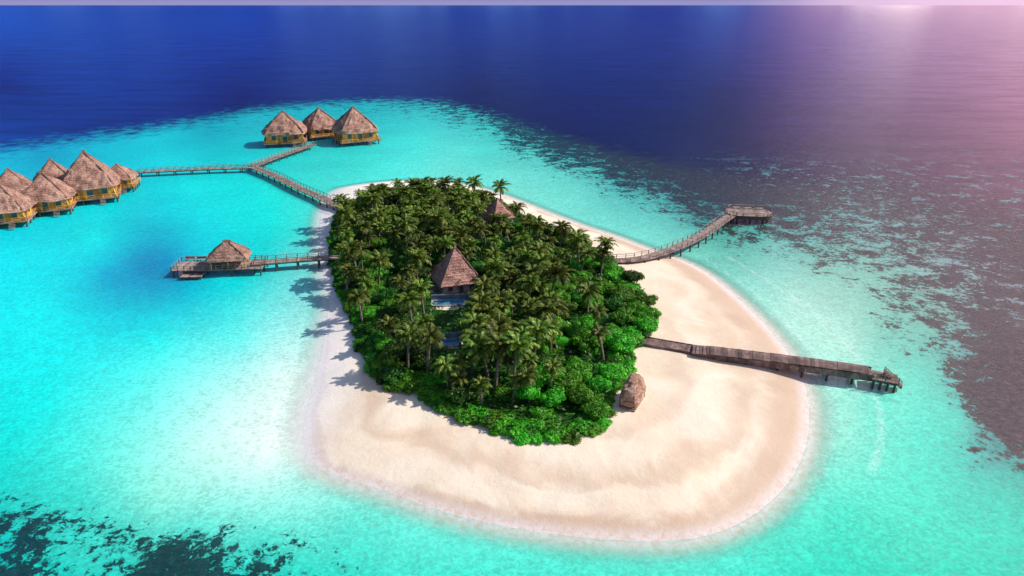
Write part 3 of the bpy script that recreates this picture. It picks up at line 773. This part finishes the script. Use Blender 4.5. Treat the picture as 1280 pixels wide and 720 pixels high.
def limb_mesh(seed):
    rnd = random.Random(seed); b = MB()
    b.path([(0, 0, 0), (.1, .05, 1.2), (.0, .1, 2.6), (.1, 0, 4.0)], [.3, .22, .17, .1], 7)
    for i in range(5):
        a = i*1.3+rnd.random(); b.tube((0, 0, 1.8+i*.3), (math.cos(a)*1.6, math.sin(a)*1.6, 3.3+i*.3), .1, .04, 5)
    return b.mesh('trunk', M['trunk'])
limbv = [limb_mesh(i) for i in range(3)]
def shrub(x, y, k, sc, label, group, flat=1.0):
    o = obj('leafy_shrub', random.choice(shr[k]), None, (x, y, gz(x, y)-.2), random.uniform(0, 6.28)); s = sc
    o.scale = (s, s*random.uniform(.85, 1.15), s*random.uniform(.75, 1.0)*flat); tag(o, label, 'shrub', group)
def btree(x, y, k, sc, label, group):
    root = thing('broadleaf_tree', label, 'tree', (x, y, gz(x, y)-.15), random.uniform(0, 6.28), group); root.scale = (sc,)*3
    obj('trunk', random.choice(limbv), root); o = obj('crown', random.choice(treev[k]), root, (0, 0, 1.2))

def where(a, b_):
    if b_ < 285: return 'at the rear left corner of the grove beside the walkway' if a < 500 else ('along the rear edge of the grove' if a < 590 else 'at the rear right of the grove around the pointed roof')
    if b_ < 365: return 'on the left side of the pyramid roof' if a < 560 else ('just right of the pyramid roof' if a < 680 else 'by the beach where the curved jetty starts')
    if b_ < 445: return 'left of the blue plunge pools' if a < 550 else ('in the middle of the grove below the pyramid roof' if a < 680 else 'on the right beach side above the long jetty')
    return 'at the front left corner beside the shaded sand' if a < 560 else ('in the front middle of the grove' if a < 680 else 'at the front right of the grove near the beach hut')

xs_ = [W(a, b_, 3).x for a, b_ in veg_px]; ys_ = [W(a, b_, 3).y for a, b_ in veg_px]
bx0, bx1, by0, by1 = min(xs_)-3, max(xs_)+3, min(ys_)-3, max(ys_)+3
def scatter(n, mind, zc, dens, rad, rb=1.0, tries=40000, zlow=None):
    out = []
    for _ in range(tries):
        if len(out) >= n: break
        x = random.uniform(bx0, bx1); y = random.uniform(by0, by1)
        okk, a, b_ = in_veg(x, y, zc)
        if not okk or random.random() > dens(a, b_): continue
        if zlow is not None and not in_veg(x, y-1.5, zlow)[0]: continue
        if blocked(x, y, rad, zc+1.5, rb): continue
        if any((x-q[0])**2+(y-q[1])**2 < mind*mind for q in out): continue
        out.append((x, y, a, b_))
    return out
def bushy(a, b_): return (a > 665 and b_ > 325) or b_ > 486 or (455 < a < 505 and b_ > 300)
def pd(a, b_):
    if a > 690 and b_ > 325: return .010
    if a < 452: return .8
    if a < 505 and b_ > 300: return .05
    if b_ > 478: return .03
    return 1.0
pal = scatter(280, 2.55, 6.5, pd, 2.6, zlow=2.5)
for x, y, a, b_ in pal:
    palm(x, y, random.randrange(8), random.uniform(0, 6.28), random.uniform(.75, 1.25), 'coconut palm ' + where(a, b_), 'coconut palms ' + where(a, b_))
q = W(626, 262, 3); palm(q.x, q.y+3, 3, 1.0, 1.15, 'tallest coconut palm, standing clear above the rear edge of the grove', None)
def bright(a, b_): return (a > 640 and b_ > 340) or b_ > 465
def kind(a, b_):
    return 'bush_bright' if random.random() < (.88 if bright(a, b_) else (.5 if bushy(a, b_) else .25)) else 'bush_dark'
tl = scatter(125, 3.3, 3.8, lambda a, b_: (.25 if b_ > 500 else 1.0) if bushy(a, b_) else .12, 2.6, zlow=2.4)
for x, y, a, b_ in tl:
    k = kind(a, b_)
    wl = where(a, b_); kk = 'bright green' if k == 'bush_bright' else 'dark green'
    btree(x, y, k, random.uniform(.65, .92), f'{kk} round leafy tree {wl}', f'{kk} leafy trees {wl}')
n_shrub = 0
def add_shrub(x, y, a, b_, sc):
    global n_shrub
    if n_shrub >= 298: return
    n_shrub += 1
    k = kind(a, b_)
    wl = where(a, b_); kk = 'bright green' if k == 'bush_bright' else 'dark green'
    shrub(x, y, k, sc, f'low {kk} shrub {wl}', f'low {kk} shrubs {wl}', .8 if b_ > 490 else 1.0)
vw = [W(a, b_, 1.9+1.2) for a, b_ in catmull(veg_px, 6, True)]; vw.append(vw[0])
cen = Vector((sum(p.x for p in vw)/len(vw), sum(p.y for p in vw)/len(vw), 0))
for p in vw: p.z = 0
for rowi, (off, st) in enumerate(((.6, 2.0), (2.4, 2.6))):
    for i_, p in enumerate(resample(vw, st)):
        d = (cen-p).normalized(); pq = p+d*random.uniform(off, off+1.0)+Vector((random.uniform(-.5, .5), random.uniform(-.5, .5), 0))
        a, b_, _ = proj(pq.x, pq.y, 3)
        if b_ < 330 and a > 440 and (rowi or i_ % 2): continue       # the far side hides behind the palms
        if blocked(pq.x, pq.y, .6, 2.0, .7): continue
        add_shrub(pq.x, pq.y, a, b_, random.uniform(.52, .75) if rowi == 0 else random.uniform(.75, 1.0))
for x, y, a, b_ in scatter(75, 2.6, 3.0, lambda a, b_: 1.0 if bushy(a, b_) else .02, 2.2, .9):
    add_shrub(x, y, a, b_, random.uniform(.75, 1.05))

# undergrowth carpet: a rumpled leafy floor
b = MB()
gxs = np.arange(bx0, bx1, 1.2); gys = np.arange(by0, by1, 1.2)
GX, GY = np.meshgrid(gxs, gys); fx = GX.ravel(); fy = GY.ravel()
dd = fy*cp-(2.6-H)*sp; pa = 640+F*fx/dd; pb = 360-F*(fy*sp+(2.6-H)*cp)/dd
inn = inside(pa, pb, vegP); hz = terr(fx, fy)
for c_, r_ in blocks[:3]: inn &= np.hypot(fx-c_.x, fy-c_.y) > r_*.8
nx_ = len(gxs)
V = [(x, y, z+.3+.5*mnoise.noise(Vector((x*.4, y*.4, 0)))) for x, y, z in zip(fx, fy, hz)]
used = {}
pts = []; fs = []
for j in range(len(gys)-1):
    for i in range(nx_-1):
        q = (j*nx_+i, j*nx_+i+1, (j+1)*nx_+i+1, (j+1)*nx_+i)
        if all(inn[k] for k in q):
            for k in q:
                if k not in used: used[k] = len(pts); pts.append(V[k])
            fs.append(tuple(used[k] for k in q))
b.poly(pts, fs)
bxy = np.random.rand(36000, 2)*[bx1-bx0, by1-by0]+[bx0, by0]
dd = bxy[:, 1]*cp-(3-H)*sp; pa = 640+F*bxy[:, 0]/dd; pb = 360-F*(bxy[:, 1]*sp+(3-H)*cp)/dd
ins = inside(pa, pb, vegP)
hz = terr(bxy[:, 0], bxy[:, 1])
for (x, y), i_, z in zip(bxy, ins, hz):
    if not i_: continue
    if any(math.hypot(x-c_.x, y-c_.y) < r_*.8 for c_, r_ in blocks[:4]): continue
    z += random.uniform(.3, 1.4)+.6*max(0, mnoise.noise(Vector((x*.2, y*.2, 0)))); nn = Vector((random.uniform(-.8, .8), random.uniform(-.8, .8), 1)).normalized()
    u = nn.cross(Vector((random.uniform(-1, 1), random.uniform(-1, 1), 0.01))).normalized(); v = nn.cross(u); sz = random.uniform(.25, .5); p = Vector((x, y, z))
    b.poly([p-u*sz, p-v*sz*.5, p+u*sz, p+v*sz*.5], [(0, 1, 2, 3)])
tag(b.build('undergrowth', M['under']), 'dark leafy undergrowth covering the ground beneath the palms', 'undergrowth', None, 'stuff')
print('palms', len(pal), 'trees', len(tl), 'shrubs', n_shrub, 'objects', len(bpy.data.objects))
